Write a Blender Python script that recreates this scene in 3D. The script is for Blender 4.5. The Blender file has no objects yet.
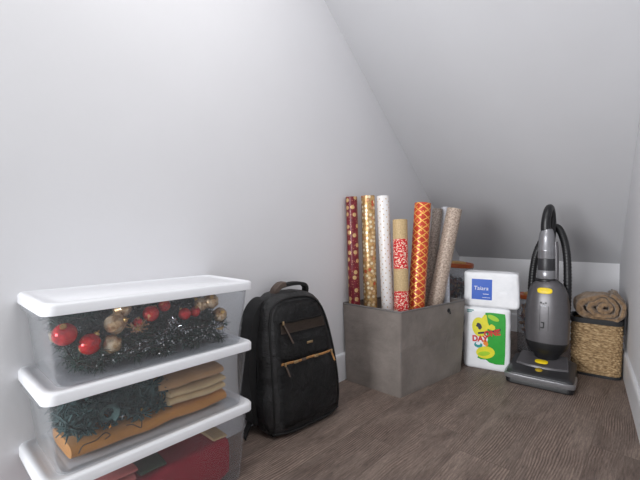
import bpy, bmesh, math, random
from mathutils import Vector, Matrix, noise
S = bpy.context.scene
COL = S.collection
PI = math.pi
random.seed(7)

# ------------------------------------------------------------------ materials
def lin(c):
    return tuple(((x/12.92) if x <= .04045 else ((x+.055)/1.055)**2.4) for x in [v/255 for v in c]) + (1,)

class NT:
    def __init__(s, name):
        s.m = bpy.data.materials.new(name); s.m.use_nodes = True
        s.t = s.m.node_tree; s.b = s.t.nodes['Principled BSDF']; s.out = s.t.nodes['Material Output']
    def n(s, typ, **kw):
        d = s.t.nodes.new(typ)
        for k, v in kw.items():
            if k in ('inp',):
                for a, b in v.items(): d.inputs[a].default_value = b
            else: setattr(d, k, v)
        return d
    def l(s, a, b): s.t.links.new(a, b)
    def coord(s, kind='Object', scale=None, rot=None):
        tc = s.n('ShaderNodeTexCoord'); o = tc.outputs[kind]
        if scale or rot:
            mp = s.n('ShaderNodeMapping'); s.l(o, mp.inputs[0])
            if scale: mp.inputs['Scale'].default_value = scale
            if rot: mp.inputs['Rotation'].default_value = rot
            o = mp.outputs[0]
        return o
    def noise(s, vec, scale, detail=4, rough=.55, dist=0):
        d = s.n('ShaderNodeTexNoise', inp={'Scale': scale, 'Detail': detail, 'Roughness': rough, 'Distortion': dist})
        s.l(vec, d.inputs['Vector']); return d.outputs['Fac']
    def ramp(s, fac, stops, interp='LINEAR'):
        r = s.n('ShaderNodeValToRGB'); r.color_ramp.interpolation = interp
        e = r.color_ramp.elements
        while len(e) < len(stops): e.new(.5)
        for k, (p, c) in enumerate(stops): e[k].position = p; e[k].color = c
        s.l(fac, r.inputs[0]); return r.outputs[0]
    def mix(s, fac, a, b, mode='MIX'):
        d = s.n('ShaderNodeMix', data_type='RGBA', blend_type=mode)
        if isinstance(fac, (int, float)): d.inputs[0].default_value = fac
        else: s.l(fac, d.inputs[0])
        for v, i in ((a, 6), (b, 7)):
            if isinstance(v, tuple): d.inputs[i].default_value = v
            else: s.l(v, d.inputs[i])
        return d.outputs[2]
    def math(s, op, a, b=None, c=None):
        d = s.n('ShaderNodeMath', operation=op)
        for i, v in enumerate((a, b, c)):
            if v is None: continue
            if isinstance(v, (int, float)): d.inputs[i].default_value = v
            else: s.l(v, d.inputs[i])
        return d.outputs[0]
    def bump(s, h, strength=.3, dist=.005):
        d = s.n('ShaderNodeBump', inp={'Strength': strength, 'Distance': dist}); s.l(h, d.inputs['Height'])
        s.l(d.outputs[0], s.b.inputs['Normal']); return d
    def base(s, c):
        if isinstance(c, tuple): s.b.inputs['Base Color'].default_value = c
        else: s.l(c, s.b.inputs['Base Color'])
    def set(s, **kw):
        for k, v in kw.items(): s.b.inputs[k.replace('_', ' ')].default_value = v
        return s
BLACK, WHITE = (0,0,0,1), (1,1,1,1)

def simple(name, rgb, rough=.5, metal=0, var=.12, nscale=40, bump=.0, bdist=.002, spec=.5, sheen=0):
    t = NT(name); c = lin(rgb)
    co = t.coord()
    f = t.noise(co, nscale)
    lo = tuple(x*(1-var) for x in c[:3])+(1,); hi = tuple(min(1, x*(1+var)) for x in c[:3])+(1,)
    t.base(t.ramp(f, [(.3, lo), (.7, hi)]))
    t.set(Roughness=rough, Metallic=metal); t.b.inputs['Specular IOR Level'].default_value = spec
    if sheen: t.b.inputs['Sheen Weight'].default_value = sheen
    if bump: t.bump(t.noise(co, nscale*3, 3), bump, bdist)
    return t.m

def wall_mat(name, rgb):
    t = NT(name); co = t.coord(); c = lin(rgb)
    f = t.noise(co, 2.2, 3)
    t.base(t.ramp(f, [(.3, tuple(x*.97 for x in c[:3])+(1,)), (.7, c)]))
    t.set(Roughness=.75); t.b.inputs['Specular IOR Level'].default_value = .25
    h = t.noise(co, 55, 3, .5)
    t.bump(h, .12, .003)
    return t.m

def clear_plastic(name, haze, tint=(252, 253, 254), hazecol=(222, 224, 228), rough=.12):
    t = NT(name); t.t.nodes.remove(t.b)
    tr = t.n('ShaderNodeBsdfTransparent'); tr.inputs[0].default_value = lin(tint)
    df = t.n('ShaderNodeBsdfDiffuse'); df.inputs[0].default_value = lin(hazecol)
    tl = t.n('ShaderNodeBsdfTranslucent'); tl.inputs[0].default_value = lin(hazecol)
    gl = t.n('ShaderNodeBsdfGlossy'); gl.inputs['Roughness'].default_value = rough
    a = t.n('ShaderNodeMixShader'); a.inputs[0].default_value = .4
    t.l(df.outputs[0], a.inputs[1]); t.l(tl.outputs[0], a.inputs[2])
    b = t.n('ShaderNodeMixShader')
    f = t.noise(t.coord(), 14, 3)
    hz = t.math('MULTIPLY_ADD', f, haze*.6, haze*.7)
    lw = t.n('ShaderNodeLayerWeight'); lw.inputs[0].default_value = .5
    hz = t.math('ADD', hz, t.math('MULTIPLY', t.math('POWER', lw.outputs['Facing'], 4), .3))
    t.l(hz, b.inputs[0]); t.l(tr.outputs[0], b.inputs[1]); t.l(a.outputs[0], b.inputs[2])
    fr = t.math('MULTIPLY_ADD', t.math('POWER', lw.outputs['Facing'], 3.5), .45, .025)
    g = t.n('ShaderNodeMixShader'); t.l(fr, g.inputs[0]); t.l(b.outputs[0], g.inputs[1]); t.l(gl.outputs[0], g.inputs[2])
    t.l(g.outputs[0], t.out.inputs[0])
    return t.m

def floor_mat():
    t = NT('oak_plank_floor')
    co = t.coord('Object', rot=(0, 0, math.radians(-FLOOR_ANG)))
    sx = t.n('ShaderNodeSeparateXYZ'); t.l(co, sx.inputs[0])
    PW, PL = .18, 1.22
    row = t.math('FLOOR', t.math('DIVIDE', sx.outputs[1], PW))
    wn = t.n('ShaderNodeTexWhiteNoise', noise_dimensions='1D'); t.l(row, wn.inputs['W'])
    xs = t.math('ADD', t.math('DIVIDE', sx.outputs[0], PL), wn.outputs[0])
    col = t.math('FLOOR', xs)
    cb = t.n('ShaderNodeCombineXYZ'); t.l(row, cb.inputs[0]); t.l(col, cb.inputs[1])
    w2 = t.n('ShaderNodeTexWhiteNoise', noise_dimensions='3D'); t.l(cb.outputs[0], w2.inputs['Vector'])
    rnd = w2.outputs['Value']
    # plank-shifted coordinate
    off = t.n('ShaderNodeVectorMath', operation='MULTIPLY_ADD'); t.l(w2.outputs['Color'], off.inputs[0])
    off.inputs[1].default_value = (9, 9, 9); t.l(co, off.inputs[2])
    def mapd(v, sc):
        m = t.n('ShaderNodeMapping'); t.l(v, m.inputs[0]); m.inputs['Scale'].default_value = sc; return m.outputs[0]
    v1 = mapd(off.outputs[0], (2.6, 9, 1))
    fine = t.noise(mapd(off.outputs[0], (11, 110, 1)), 1.6, 6, .78, 1.0)
    big = t.noise(v1, 1.3, 3, .5, .6)
    wv = t.n('ShaderNodeTexWave', wave_type='BANDS', bands_direction='Y', inp={'Scale': 1.2, 'Distortion': 24., 'Detail': 2.5, 'Detail Scale': .13, 'Detail Roughness': .5})
    t.l(mapd(off.outputs[0], (14, 30, 1)), wv.inputs['Vector'])
    c0 = t.ramp(big, [(.25, lin((100, 86, 79))), (.5, lin((124, 110, 102))), (.75, lin((144, 129, 119)))])
    c1 = t.mix(t.math('MULTIPLY', t.ramp(t.noise(mapd(off.outputs[0], (2.5, 7, 1)), 1.1, 2), [(.4, BLACK), (.62, WHITE)]), .75), c0, t.ramp(wv.outputs['Fac'], [(0, lin((76, 63, 57))), (.3, lin((116, 100, 92))), (1, lin((148, 131, 121)))]))
    c2 = t.mix(.85, c1, t.ramp(fine, [(.32, (.18, .18, .18, 1)), (.5, (.46, .46, .46, 1)), (.68, (.76, .76, .76, 1))]), 'OVERLAY')
    tone = t.ramp(rnd, [(0, (.86, .85, .85, 1)), (1, (1.1, 1.09, 1.08, 1))])
    c3 = t.mix(1., c2, tone, 'MULTIPLY')
    fy = t.math('FRACT', t.math('DIVIDE', sx.outputs[1], PW)); fx = t.math('FRACT', xs)
    ey = t.math('MINIMUM', fy, t.math('SUBTRACT', 1, fy)); ex = t.math('MINIMUM', fx, t.math('SUBTRACT', 1, fx))
    g = t.math('MULTIPLY', t.math('GREATER_THAN', ey, .008), t.math('GREATER_THAN', ex, .0012))
    c4 = t.mix(g, lin((100, 87, 80)), c3)
    t.base(c4); t.set(Roughness=.55); t.b.inputs['Specular IOR Level'].default_value = .3
    t.bump(t.math('ADD', t.math('MULTIPLY', fine, .5), t.math('MULTIPLY', g, .6)), .25, .002)
    return t.m

# ------------------------------------------------------------------ object helpers
def obj(name, bm, m, parent=None, smooth=True, angle=40, loc=None):
    me = bpy.data.meshes.new(name)
    bmesh.ops.recalc_face_normals(bm, faces=bm.faces)
    for f in bm.faces: f.smooth = smooth
    if smooth:
        a = math.radians(angle)
        for e in bm.edges:
            if len(e.link_faces) == 2 and e.calc_face_angle(0) > a: e.smooth = False
    bm.to_mesh(me); bm.free()
    for x in (m if isinstance(m, (list, tuple)) else [m]): me.materials.append(x)
    o = bpy.data.objects.new(name, me); COL.objects.link(o)
    if parent: o.parent = parent
    if loc: o.location = loc
    return o
def tag(o, label, cat, group=None):
    o['label'] = label; o['category'] = cat
    if group: o['group'] = group
    return o
def thing(name, label, cat, loc, rz=0, group=None):
    o = bpy.data.objects.new(name, None); COL.objects.link(o); o.empty_display_size = .05
    o.location = loc; o.rotation_euler = (0, 0, rz); return tag(o, label, cat, group)
def struct(o): o['kind'] = 'structure'; return o
def copy_tree(o, parent=None):
    c = o.copy(); COL.objects.link(c)
    if parent: c.parent = parent
    for ch in list(o.children): copy_tree(ch, c)
    return c

def box(bm, lo, hi, bev=0, seg=2):
    b2 = bmesh.new()
    bmesh.ops.create_cube(b2, size=1)
    for v in b2.verts:
        v.co = Vector([lo[i] + (v.co[i]+.5)*(hi[i]-lo[i]) for i in range(3)])
    if bev: bmesh.ops.bevel(b2, geom=b2.edges[:], offset=bev, segments=seg, affect='EDGES', profile=.5)
    join(bm, b2)
def join(bm, b2):
    me = bpy.data.meshes.new('t'); b2.to_mesh(me); b2.free(); bm.from_mesh(me); bpy.data.meshes.remove(me)
def loft(bm, rings, cap0=True, cap1=True, closed=True, mat=0):
    vs = [[bm.verts.new(p) for p in r] for r in rings]
    n = len(vs[0])
    for i in range(len(vs)-1):
        for j in range(n if closed else n-1):
            f = bm.faces.new((vs[i][j], vs[i][(j+1) % n], vs[i+1][(j+1) % n], vs[i+1][j])); f.material_index = mat
    if cap0: bm.faces.new(vs[0][::-1])
    if cap1: bm.faces.new(vs[-1])
    return vs
def lathe(bm, prof, n=32, cx=0, cy=0, cap0=True, cap1=True):
    rings = [[(cx+r*math.cos(2*PI*k/n), cy+r*math.sin(2*PI*k/n), z) for k in range(n)] for r, z in prof]
    return loft(bm, rings, cap0, cap1)
def catmull(pts, per=8):
    pts = [Vector(p) for p in pts]; P = [2*pts[0]-pts[1]] + pts + [2*pts[-1]-pts[-2]]
    out = []
    for i in range(1, len(P)-2):
        for k in range(per):
            t = k/per; a, b, c, d = P[i-1:i+3]
            out.append(.5*((2*b)+(c-a)*t+(2*a-5*b+4*c-d)*t*t+(3*b-a-3*c+d)*t**3))
    out.append(P[-2]); return out
def tube(bm, pts, r, n=10, cap=True):
    pts = [Vector(p) for p in pts]; rings = []
    up = Vector((0, 0, 1)); prev = None
    for i, p in enumerate(pts):
        t = (pts[min(i+1, len(pts)-1)] - pts[max(i-1, 0)]).normalized()
        if prev is None:
            a = t.cross(up)
            if a.length < .2: a = t.cross(Vector((1, 0, 0)))
            a.normalize()
        else: a = (prev - t*prev.dot(t)).normalized()
        prev = a; b = t.cross(a)
        rr = r(i/(len(pts)-1)) if callable(r) else r
        rings.append([p + (a*math.cos(2*PI*k/n) + b*math.sin(2*PI*k/n))*rr for k in range(n)])
    loft(bm, rings, cap, cap)
def strip(bm, pts, width_dir, w, th):
    """flat strap along pts: rectangular section w x th"""
    pts = [Vector(p) for p in pts]; rings = []; wd = Vector(width_dir).normalized()
    for i, p in enumerate(pts):
        t = (pts[min(i+1, len(pts)-1)] - pts[max(i-1, 0)]).normalized()
        nn = t.cross(wd).normalized()
        ww = w(i/(len(pts)-1)) if callable(w) else w
        rings.append([p+wd*ww/2+nn*th/2, p+wd*ww*.42+nn*th*.62, p-wd*ww*.42+nn*th*.62, p-wd*ww/2+nn*th/2, p-wd*ww/2-nn*th/2, p+wd*ww/2-nn*th/2])
    loft(bm, rings)
def rrect(hx, hy, r, z, n=6):
    out = []
    for cx, cy, a0 in ((hx-r, hy-r, 0), (-hx+r, hy-r, PI/2), (-hx+r, -hy+r, PI), (hx-r, -hy+r, 3*PI/2)):
        for k in range(n+1):
            a = a0 + PI/2*k/n; out.append((cx+r*math.cos(a), cy+r*math.sin(a), z))
    return out
def sring(hx, hy, z, e=4, n=48, cx=0, cy=0):
    out = []
    for k in range(n):
        a = 2*PI*k/n; c, s = math.cos(a), math.sin(a)
        out.append((cx+hx*math.copysign(abs(c)**(2/e), c), cy+hy*math.copysign(abs(s)**(2/e), s), z))
    return out
def wob(bm, amp, sc, seed=0):
    for v in bm.verts:
        v.co += noise.noise_vector(v.co*sc + Vector((seed, seed*1.7, 0)))*amp
def text_bm(body, size, depth=.0004, bold=0):
    cu = bpy.data.curves.new('t', 'FONT'); cu.body = body; cu.size = size; cu.offset = bold; cu.extrude = depth; cu.align_x = 'CENTER'; cu.align_y = 'CENTER'
    o = bpy.data.objects.new('t', cu); COL.objects.link(o)
    bpy.context.view_layer.update()
    me = bpy.data.meshes.new_from_object(o.evaluated_get(bpy.context.evaluated_depsgraph_get()))
    bm = bmesh.new(); bm.from_mesh(me); bpy.data.meshes.remove(me)
    bpy.data.objects.remove(o); bpy.data.curves.remove(cu)
    return bm
def poly(bm, pts, depth, mapf):
    """2-D outline -> thin slab, mapped with mapf(x, z, d)"""
    a = [bm.verts.new(mapf(x, z, depth)) for x, z in pts]; b = [bm.verts.new(mapf(x, z, 0)) for x, z in pts]
    n = len(pts)
    bm.faces.new(a)
    for i in range(n): bm.faces.new((a[i], a[(i+1) % n], b[(i+1) % n], b[i]))

# ------------------------------------------------------------------ the room
CAMH = .8
YL, YR = .70253, .61758
LC = Vector((1.25119, 3.35707, 0)); RC = Vector((2.10189, 2.62188, 0)); KH, SL, BH = .5914, .7148, .1443
aL = Vector((math.sin(YL), math.cos(YL), 0)); bL = Vector((math.cos(YL), -math.sin(YL), 0))
aR = Vector((math.sin(YR), math.cos(YR), 0)); bR = Vector((math.cos(YR), -math.sin(YR), 0))
dB = (RC-LC).normalized(); nB = Vector((-dB.y, dB.x, 0))      # nB points out behind the knee wall
FLOOR_ANG = 90 - 2
Z = Vector((0, 0, 1))
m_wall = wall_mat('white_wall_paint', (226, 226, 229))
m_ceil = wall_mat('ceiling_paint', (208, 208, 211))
m_trim = simple('white_trim_paint', (226, 227, 231), .4, var=.02)
m_floor = floor_mat()
REAR = 3.75            # how far the closet runs back from the knee wall
L1 = LC - aL*REAR; R1 = RC - aR*(REAR-.75)
def slab(pts, th_vec, name, m):
    bm = bmesh.new()
    a = [bm.verts.new(p) for p in pts]; b = [bm.verts.new(Vector(p)+Vector(th_vec)) for p in pts]
    n = len(pts); bm.faces.new(a); bm.faces.new(b[::-1])
    for i in range(n): bm.faces.new((a[i], b[i], b[(i+1) % n], a[(i+1) % n]))
    return struct(obj(name, bm, m, smooth=False))
slab([LC+nB*.1-bL*.1, RC+nB*.1+bR*.1, R1+bR*.1, L1-bL*.1], (0, 0, -.06), 'floor', m_floor)
def cz(P): return KH + SL*(LC-P).dot(nB)
HTOP = 2.5
def upto(P, d):      # point along -d from P where the slope reaches HTOP
    t = (HTOP-KH)/SL/d.dot(nB); return P - d*t
Lt, Rt = upto(LC, aL), upto(RC, aR)
slab([LC, LC+Z*KH, Lt+Z*HTOP, L1+Z*HTOP, L1], -bL*.1, 'wall_left', m_wall)
slab([RC, RC+Z*KH, Rt+Z*HTOP, R1+Z*HTOP, R1], bR*.1, 'wall_right', m_wall)
slab([LC-dB*.1, RC+dB*.1, RC+dB*.1+Z*(KH+.06), LC-dB*.1+Z*(KH+.06)], nB*.1, 'wall_back', m_wall)
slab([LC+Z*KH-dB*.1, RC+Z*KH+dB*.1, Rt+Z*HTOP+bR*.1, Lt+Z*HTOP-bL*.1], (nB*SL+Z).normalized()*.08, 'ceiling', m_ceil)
def baseboard(P, Q, inn, name):
    prof = [(0, 0), (.015, 0), (.015, BH-.012), (.012, BH-.003), (.008, BH), (0, BH)]
    bm = bmesh.new()
    loft(bm, [[P+inn*x+Z*z for x, z in prof], [Q+inn*x+Z*z for x, z in prof]])
    return struct(obj(name, bm, m_trim, smooth=False))
baseboard(L1, LC, bL, 'baseboard_left'); baseboard(R1, RC, -bR, 'baseboard_right'); baseboard(LC+dB*.015, RC-dB*.015, -nB, 'baseboard_back')

# ------------------------------------------------------------------ storage boxes
m_lid = simple('white_lid_plastic', (232, 233, 237), .38, var=.015)
m_clear = clear_plastic('clear_box_plastic', .055)
m_frost = clear_plastic('frosted_box_plastic', .05, rough=.2)
bang = PI/2 - .724457
BC = Vector((-.4995, 1.0895, 0))
BL_, BW_ = .2835, .1345
LIDS = [.2204, .4185, .6144]; TH = .0278
def storage_box(k, label, m_body):
    z0 = [.0015, LIDS[0]+TH-.0025, LIDS[1]+TH-.0025][k]
    t = thing('storage_box', label, 'storage box', (BC.x, BC.y, z0), bang, 'stacked storage boxes')
    zl = LIDS[k]-z0
    bm = bmesh.new()
    def R(i, z, r): return rrect(BL_-i, BW_-i*.8, r, z)
    rings = [R(.006, zl, .022), R(0, zl+.001, .027), R(0, zl+.021, .027), R(.004, zl+.0265, .026), R(.010, zl+TH, .03), R(.017, zl+TH, .026),
             R(.021, zl+TH-.004, .024), R(.036, zl+TH-.004, .02), R(.040, zl+TH-.0025, .018)]
    inner = [R(.006, zl+.018, .03), R(.006, zl, .03)]
    vs = loft(bm, inner + rings[1:], True, True)
    obj('lid', bm, m_lid, t, angle=50)
    H = zl+.016
    bm = bmesh.new()
    def Q(i, j, z, r): return rrect(BL_-i, BW_-j, r, z, 5)
    o_ = [Q(.044, .028, .0, .022), Q(.034, .019, .004, .027), Q(.031, .017, .012, .028), Q(.013, .009, H, .024)]
    i_ = [Q(.0155, .0115, H, .022), Q(.0335, .0195, .012, .026), Q(.038, .023, .005, .022)]
    loft(bm, o_+i_, True, True)
    obj('body', bm, m_body, t, angle=50)
    for s in (-1, 1):                       # clear carrying lip under the lid at each short end
        bm = bmesh.new(); box(bm, (s*(BL_-.007)-.006, -.09, zl-.014), (s*(BL_-.007)+.006, .09, zl-.001), .004)
        obj('handle', bm, m_frost, t)
    return t
bx = [storage_box(0, 'frosted storage box on the floor holding burgundy cloth, lowest of the stack', m_frost),
      storage_box(1, 'middle storage box of the stack, holding folded beige blankets and dark greenery', m_clear),
      storage_box(2, 'clear storage box on top of the stack, full of red and gold ornaments', m_clear)]
BM = Matrix.Translation(BC) @ Matrix.Rotation(bang, 4, 'Z')
def inbox(x, y, z): return BM @ Vector((x, y, z))

m_red = simple('red_ornament_gloss', (196, 22, 30), .18, .35, .08)
m_gold = simple('champagne_ornament', (226, 196, 156), .3, .55, .15)
def bauble_mat(name, stops, scale, rough, metal):
    t = NT(name); co = t.coord()
    t.base(t.ramp(t.noise(co, scale, 4, .6, .8), [(p, lin(c)) for p, c in stops])); t.set(Roughness=rough, Metallic=metal); return t.m
m_red = bauble_mat('red_ornament_gloss', [(.30, (120, 8, 16)), (.48, (200, 24, 32)), (.60, (214, 40, 40)), (.66, (236, 160, 110)), (.74, (244, 206, 150))], 55, .16, .3)
m_gold = bauble_mat('champagne_ornament', [(.34, (140, 96, 58)), (.48, (214, 180, 136)), (.66, (246, 230, 204))], 60, .22, .6)
m_cap = simple('gold_cap_metal', (212, 176, 108), .3, .9)
m_needle = simple('dark_green_needles', (30, 60, 52), .6, var=.35, nscale=60)
m_teal = simple('dusty_teal_foliage', (50, 80, 80), .65, var=.3, nscale=30)
m_wire = simple('dark_brown_wire', (40, 34, 30), .6)
m_silver = simple('silver_tinsel', (226, 230, 234), .18, 1., .1)

def make_ornament(name, label, r, m, ribs, grp):
    t = thing(name, label, 'ornament', (0, 0, 0), 0, grp)
    bm = bmesh.new()
    prof = []
    n = 24; rings = []
    for i in range(1, 16):
        a = -PI/2 + PI*i/16
        rr = r*math.cos(a)
        rings.append([(rr*(1+(.05*math.cos(ribs*2*PI*k/n*1.0) if ribs else 0))*math.cos(2*PI*k/n), rr*(1+(.05*math.cos(ribs*2*PI*k/n) if ribs else 0))*math.sin(2*PI*k/n), r*math.sin(a)) for k in range(n)])
    loft(bm, rings); obj('ball', bm, m, t)
    bm = bmesh.new(); lathe(bm, [(r*.26, r*.93), (r*.28, r*.97), (r*.26, r*1.16), (r*.16, r*1.2)], 14)
    cap = obj('cap', bm, m_cap, t)
    bm = bmesh.new(); tube(bm, [(r*.13*math.cos(a), 0, r*1.28+r*.13*math.sin(a)) for a in [2*PI*k/12 for k in range(13)]], r*.03, 6)
    obj('hook_loop', bm, m_cap, cap)
    return t
ORN = [  # kind, x, y, z, r, tilt(x,y), label
 ('red', -.222, -.052, .553, .027, (.6, -.3), 'red ornament nearest the left end of the top box'),
 ('red', -.172, -.062, .521, .026, (.5, .4), 'bright red bauble with gold cap, low in the top box between two others'),
 ('red', -.020, -.060, .572, .022, (.9, .2), 'red bauble near the middle of the top box under the lid'),
 ('red', .022, -.052, .587, .017, (.2, .3), 'small red bauble touching the lid, middle of the top box'),
 ('red', .078, -.064, .556, .018, (.7, -.4), 'small red bauble above the green garland, right half of the top box'),
 ('red', .116, -.056, .556, .016, (.2, .5), 'smallest red bauble beside the gold ones at the right'),
 ('red', -.055, -.058, .553, .013, (.4, .1), 'tiny red bauble among sparkling beads in the top box'),
 ('gold', -.112, -.058, .560, .0265, (1.2, .2), 'large ribbed champagne bauble in the middle of its gold pile'),
 ('gold', -.122, -.060, .509, .0245, (.5, .9), 'champagne bauble at the bottom of the gold pile'),
 ('gold', -.088, -.040, .592, .022, (.2, .2), 'champagne bauble at the top of the gold pile'),
 ('gold', .140, -.050, .574, .021, (.7, .3), 'gold bauble next to the small red ones near the right end'),
 ('gold', .172, -.055, .580, .024, (.3, .8), 'gold bauble right under the lid near the right end'),
 ('gold', .202, -.058, .533, .023, (.9, .6), 'round gold bauble lowest at the right end of the top box'),
 ('gold', -.214, .03, .535, .022, (.5, .1), 'orange gold bauble seen through the short side of the top box'),
]
protos = {}
for i, (kd, x, y, z, r, tl, lb) in enumerate(ORN):
    if kd not in protos:
        t = protos[kd] = make_ornament('christmas_ornament', lb, .02, m_red if kd == 'red' else m_gold, 0 if kd == 'red' else 8, kd+' baubles in the top box')
    else: t = copy_tree(protos[kd])
    t['label'] = lb
    t.location = inbox(x, y, z); t.scale = (r/.02,)*3; t.rotation_euler = (tl[0], tl[1], bang+i)

def garland(name, label, cat, pts, n, ln, w, m, spread, grp=None, wire=True):
    t = thing(name, label, cat, inbox(*pts[0]), 0, grp); o0 = inbox(*pts[0])
    P = catmull([inbox(*p)-o0 for p in pts], 10)
    if wire:
        bm = bmesh.new(); tube(bm, P, .0025, 6); obj('wire', bm, m_wire, t)
    bm = bmesh.new(); rnd = random.Random(len(pts)*7+n)
    for k in range(n):
        i = rnd.random()*(len(P)-1.001); p = P[int(i)].lerp(P[int(i)+1], i % 1)
        d = Vector((rnd.gauss(0, 1), rnd.gauss(0, 1), rnd.gauss(0, 1))).normalized()
        s = d.cross(Vector((rnd.gauss(0, 1), rnd.gauss(0, 1), rnd.gauss(0, 1)))).normalized()*w
        b = p + d*spread*rnd.random(); L = ln*(.6+.7*rnd.random()); u = d.cross(s).normalized()*w*.35
        q = [b-s, b+s, b+d*L+s*.4, b+d*L-s*.4]
        hi = [bm.verts.new(c+u) for c in q]; lo = [bm.verts.new(c-u) for c in q]
        bm.faces.new(hi); bm.faces.new(lo[::-1])
        for j in range(4): bm.faces.new((hi[j], lo[j], lo[(j+1) % 4], hi[(j+1) % 4]))
    obj('needles', bm, m, t, smooth=False); return t
def rows(y0, y1, zs, x0, x1, step=.045, seed=1):
    r = random.Random(seed); out = []
    for j, z in enumerate(zs):
        xs = [x0+k*step for k in range(int((x1-x0)/step)+1)]
        if j % 2: xs = xs[::-1]
        for k, x in enumerate(xs): out.append((x, (y0 if k % 2 else y1)+r.uniform(-.01, .01), z+r.uniform(-.008, .008)))
    return out
garland('evergreen_garland', 'dark green artificial garland along the bottom of the top box', 'garland', rows(-.072, .05, [.464, .486, .508, .52], -.20, .225), 4200, .018, .0013, m_needle, .012)
garland('evergreen_garland', 'dark green garland behind the baubles in the top box', 'garland', rows(-.015, .07, [.53, .553, .577], -.215, .19, seed=4), 3600, .020, .0015, m_needle, .014)
garland('tinsel_garland', 'silver tinsel strand winding over the green garland in the top box', 'tinsel', [(-.12, -.07, .477), (-.06, -.074, .495), (-.0, -.078, .51), (.03, -.076, .545), (.045, -.07, .54), (.06, -.078, .518), (.12, -.08, .512), (.18, -.079, .508), (.215, -.066, .50), (.21, -.05, .49)], 260, .009, .0009, m_silver, .004)
garland('tinsel_garland', 'short silver tinsel tuft low in the middle of the top box', 'tinsel', [(-.06, -.066, .478), (-.02, -.068, .488), (.02, -.071, .496)], 90, .009, .001, m_silver, .005)
def bead_string(label, pts, n, m, r, amp):
    o0 = inbox(*pts[0]); t = thing('bead_string', label, 'bead string', o0); P = catmull([inbox(*p)-o0 for p in pts], 12); rnd = random.Random(n)
    bm = bmesh.new(); tube(bm, P, .0007, 5); obj('string', bm, m_wire, t)
    bm = bmesh.new()
    for k in range(n):
        i = rnd.random()*(len(P)-1.01); p = P[int(i)].lerp(P[int(i)+1], i % 1) + Vector((rnd.gauss(0, amp), rnd.gauss(0, amp), rnd.gauss(0, amp)))
        bmesh.ops.create_icosphere(bm, subdivisions=1, radius=r*rnd.uniform(.6, 1.3), matrix=Matrix.Translation(p))
    obj('beads', bm, m, t)['kind'] = 'stuff'; return t
bead_string('string of white glass beads winding across the garland in the top box', [(-.17, -.088, .486), (-.11, -.092, .478), (-.05, -.094, .492), (.0, -.094, .482), (.06, -.096, .500), (.12, -.097, .490), (.18, -.097, .505), (.215, -.09, .488)], 55, simple('white_glass_bead', (236, 238, 240), .15, .2), .0018, .009)
# sprigs of beads
def bead_sprig(label, cx, cy, cz_, m, n, sp, name, cat):
    t = thing(name, label, cat, inbox(cx, cy, cz_), bang); r = random.Random(n)
    bw, bb = bmesh.new(), bmesh.new()
    for k in range(n):
        p = Vector((r.gauss(0, sp), r.gauss(0, sp*.35), r.gauss(0, sp*.75)))
        tube(bw, [(0, 0, -sp), p*.5+Vector((0, 0, -sp*.3)), p], .0006, 5)
        bmesh.ops.create_icosphere(bb, subdivisions=1, radius=r.uniform(.0022, .004), matrix=Matrix.Translation(p))
    obj('wire_stem', bw, m_cap, t); obj('beads', bb, m, t)
    return t
bead_sprig('sprig of sparkling copper beads between the champagne and red baubles', -.058, -.066, .545, simple('copper_glitter', (206, 164, 140), .22, .7, .4, 300), 46, .013, 'bead_sprig', 'ornament')
bead_sprig('sprig of silver beads at the right end of the green garland', .205, -.062, .495, m_silver, 30, .011, 'bead_sprig', 'ornament')

def folded_cloth(name, label, cat, x0, x1, y0, y1, z0, layers, m, seed=0, sq=(.5, .75), grp=None, sag=.004):
    t0 = Vector(((x0+x1)/2, (y0+y1)/2, z0)); bm = bmesh.new(); r = random.Random(seed)
    z = z0
    for k, th in enumerate(layers):
        nx = 40; rings = []
        jx, jy = r.uniform(-.006, .006), r.uniform(-.004, .004)
        for i in range(nx+1):
            u = i/nx; x = x0+(x1-x0)*u+jx
            e = min(u, 1-u)*nx/2; fe = min(1, .86+.14*min(1, e))
            ring = []
            for j in range(28):
                a = 2*PI*j/28; c, s = math.cos(a), math.sin(a)
                hy = (y1-y0)/2; yy = (y0+y1)/2 + jy + math.copysign(abs(c)**sq[0], c)*hy
                zz = z + th/2 + math.copysign(abs(s)**sq[1], s)*th/2*fe*(1+ .0*u)
                yy += .003*noise.noise(Vector((x*18, k*5+seed, s)))*(1 if c < 0 else 0)
                zz += sag*noise.noise(Vector((x*11, yy*11, k*.4+seed)))
                ring.append(Vector((x, yy, zz))-t0)
            rings.append(ring)
        loft(bm, rings); z += th*.97
    o = obj(name, bm, m, angle=60); o.location = BM @ t0; o.rotation_euler = (0, 0, bang)
    return tag(o, label, cat, grp)
def cloth_mat(name, rgb, sc=500):
    t = NT(name); co = t.coord(); c = lin(rgb)
    f = t.noise(co, 25, 4); t.base(t.ramp(f, [(.3, tuple(x*.82 for x in c[:3])+(1,)), (.7, c)]))
    t.set(Roughness=.9); t.b.inputs['Specular IOR Level'].default_value = .15; t.b.inputs['Sheen Weight'].default_value = .25
    t.bump(t.math('ADD', t.noise(co, sc, 2), t.math('MULTIPLY', t.noise(co, 40, 3), 1.5)), .35, .003); return t.m
z1 = bx[1].location.z + .006
m_orange = cloth_mat('ochre_cloth', (204, 142, 76)); m_beige = cloth_mat('cream_cloth', (222, 194, 150)); m_brown = cloth_mat('tan_cloth', (196, 154, 112)); m_burg = cloth_mat('burgundy_cloth', (164, 40, 58))
folded_cloth('folded_blanket', 'ochre folded blanket lying along the bottom of the middle box', 'blanket', -.215, .215, -.083, .08, z1, [.040], m_orange, 3, sag=.009)
folded_cloth('folded_blanket', 'cream folded blanket in the middle box, between the ochre and tan ones', 'blanket', .022, .205, -.086, .08, z1+.044, [.025, .021], m_beige, 5, sag=.008)
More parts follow.
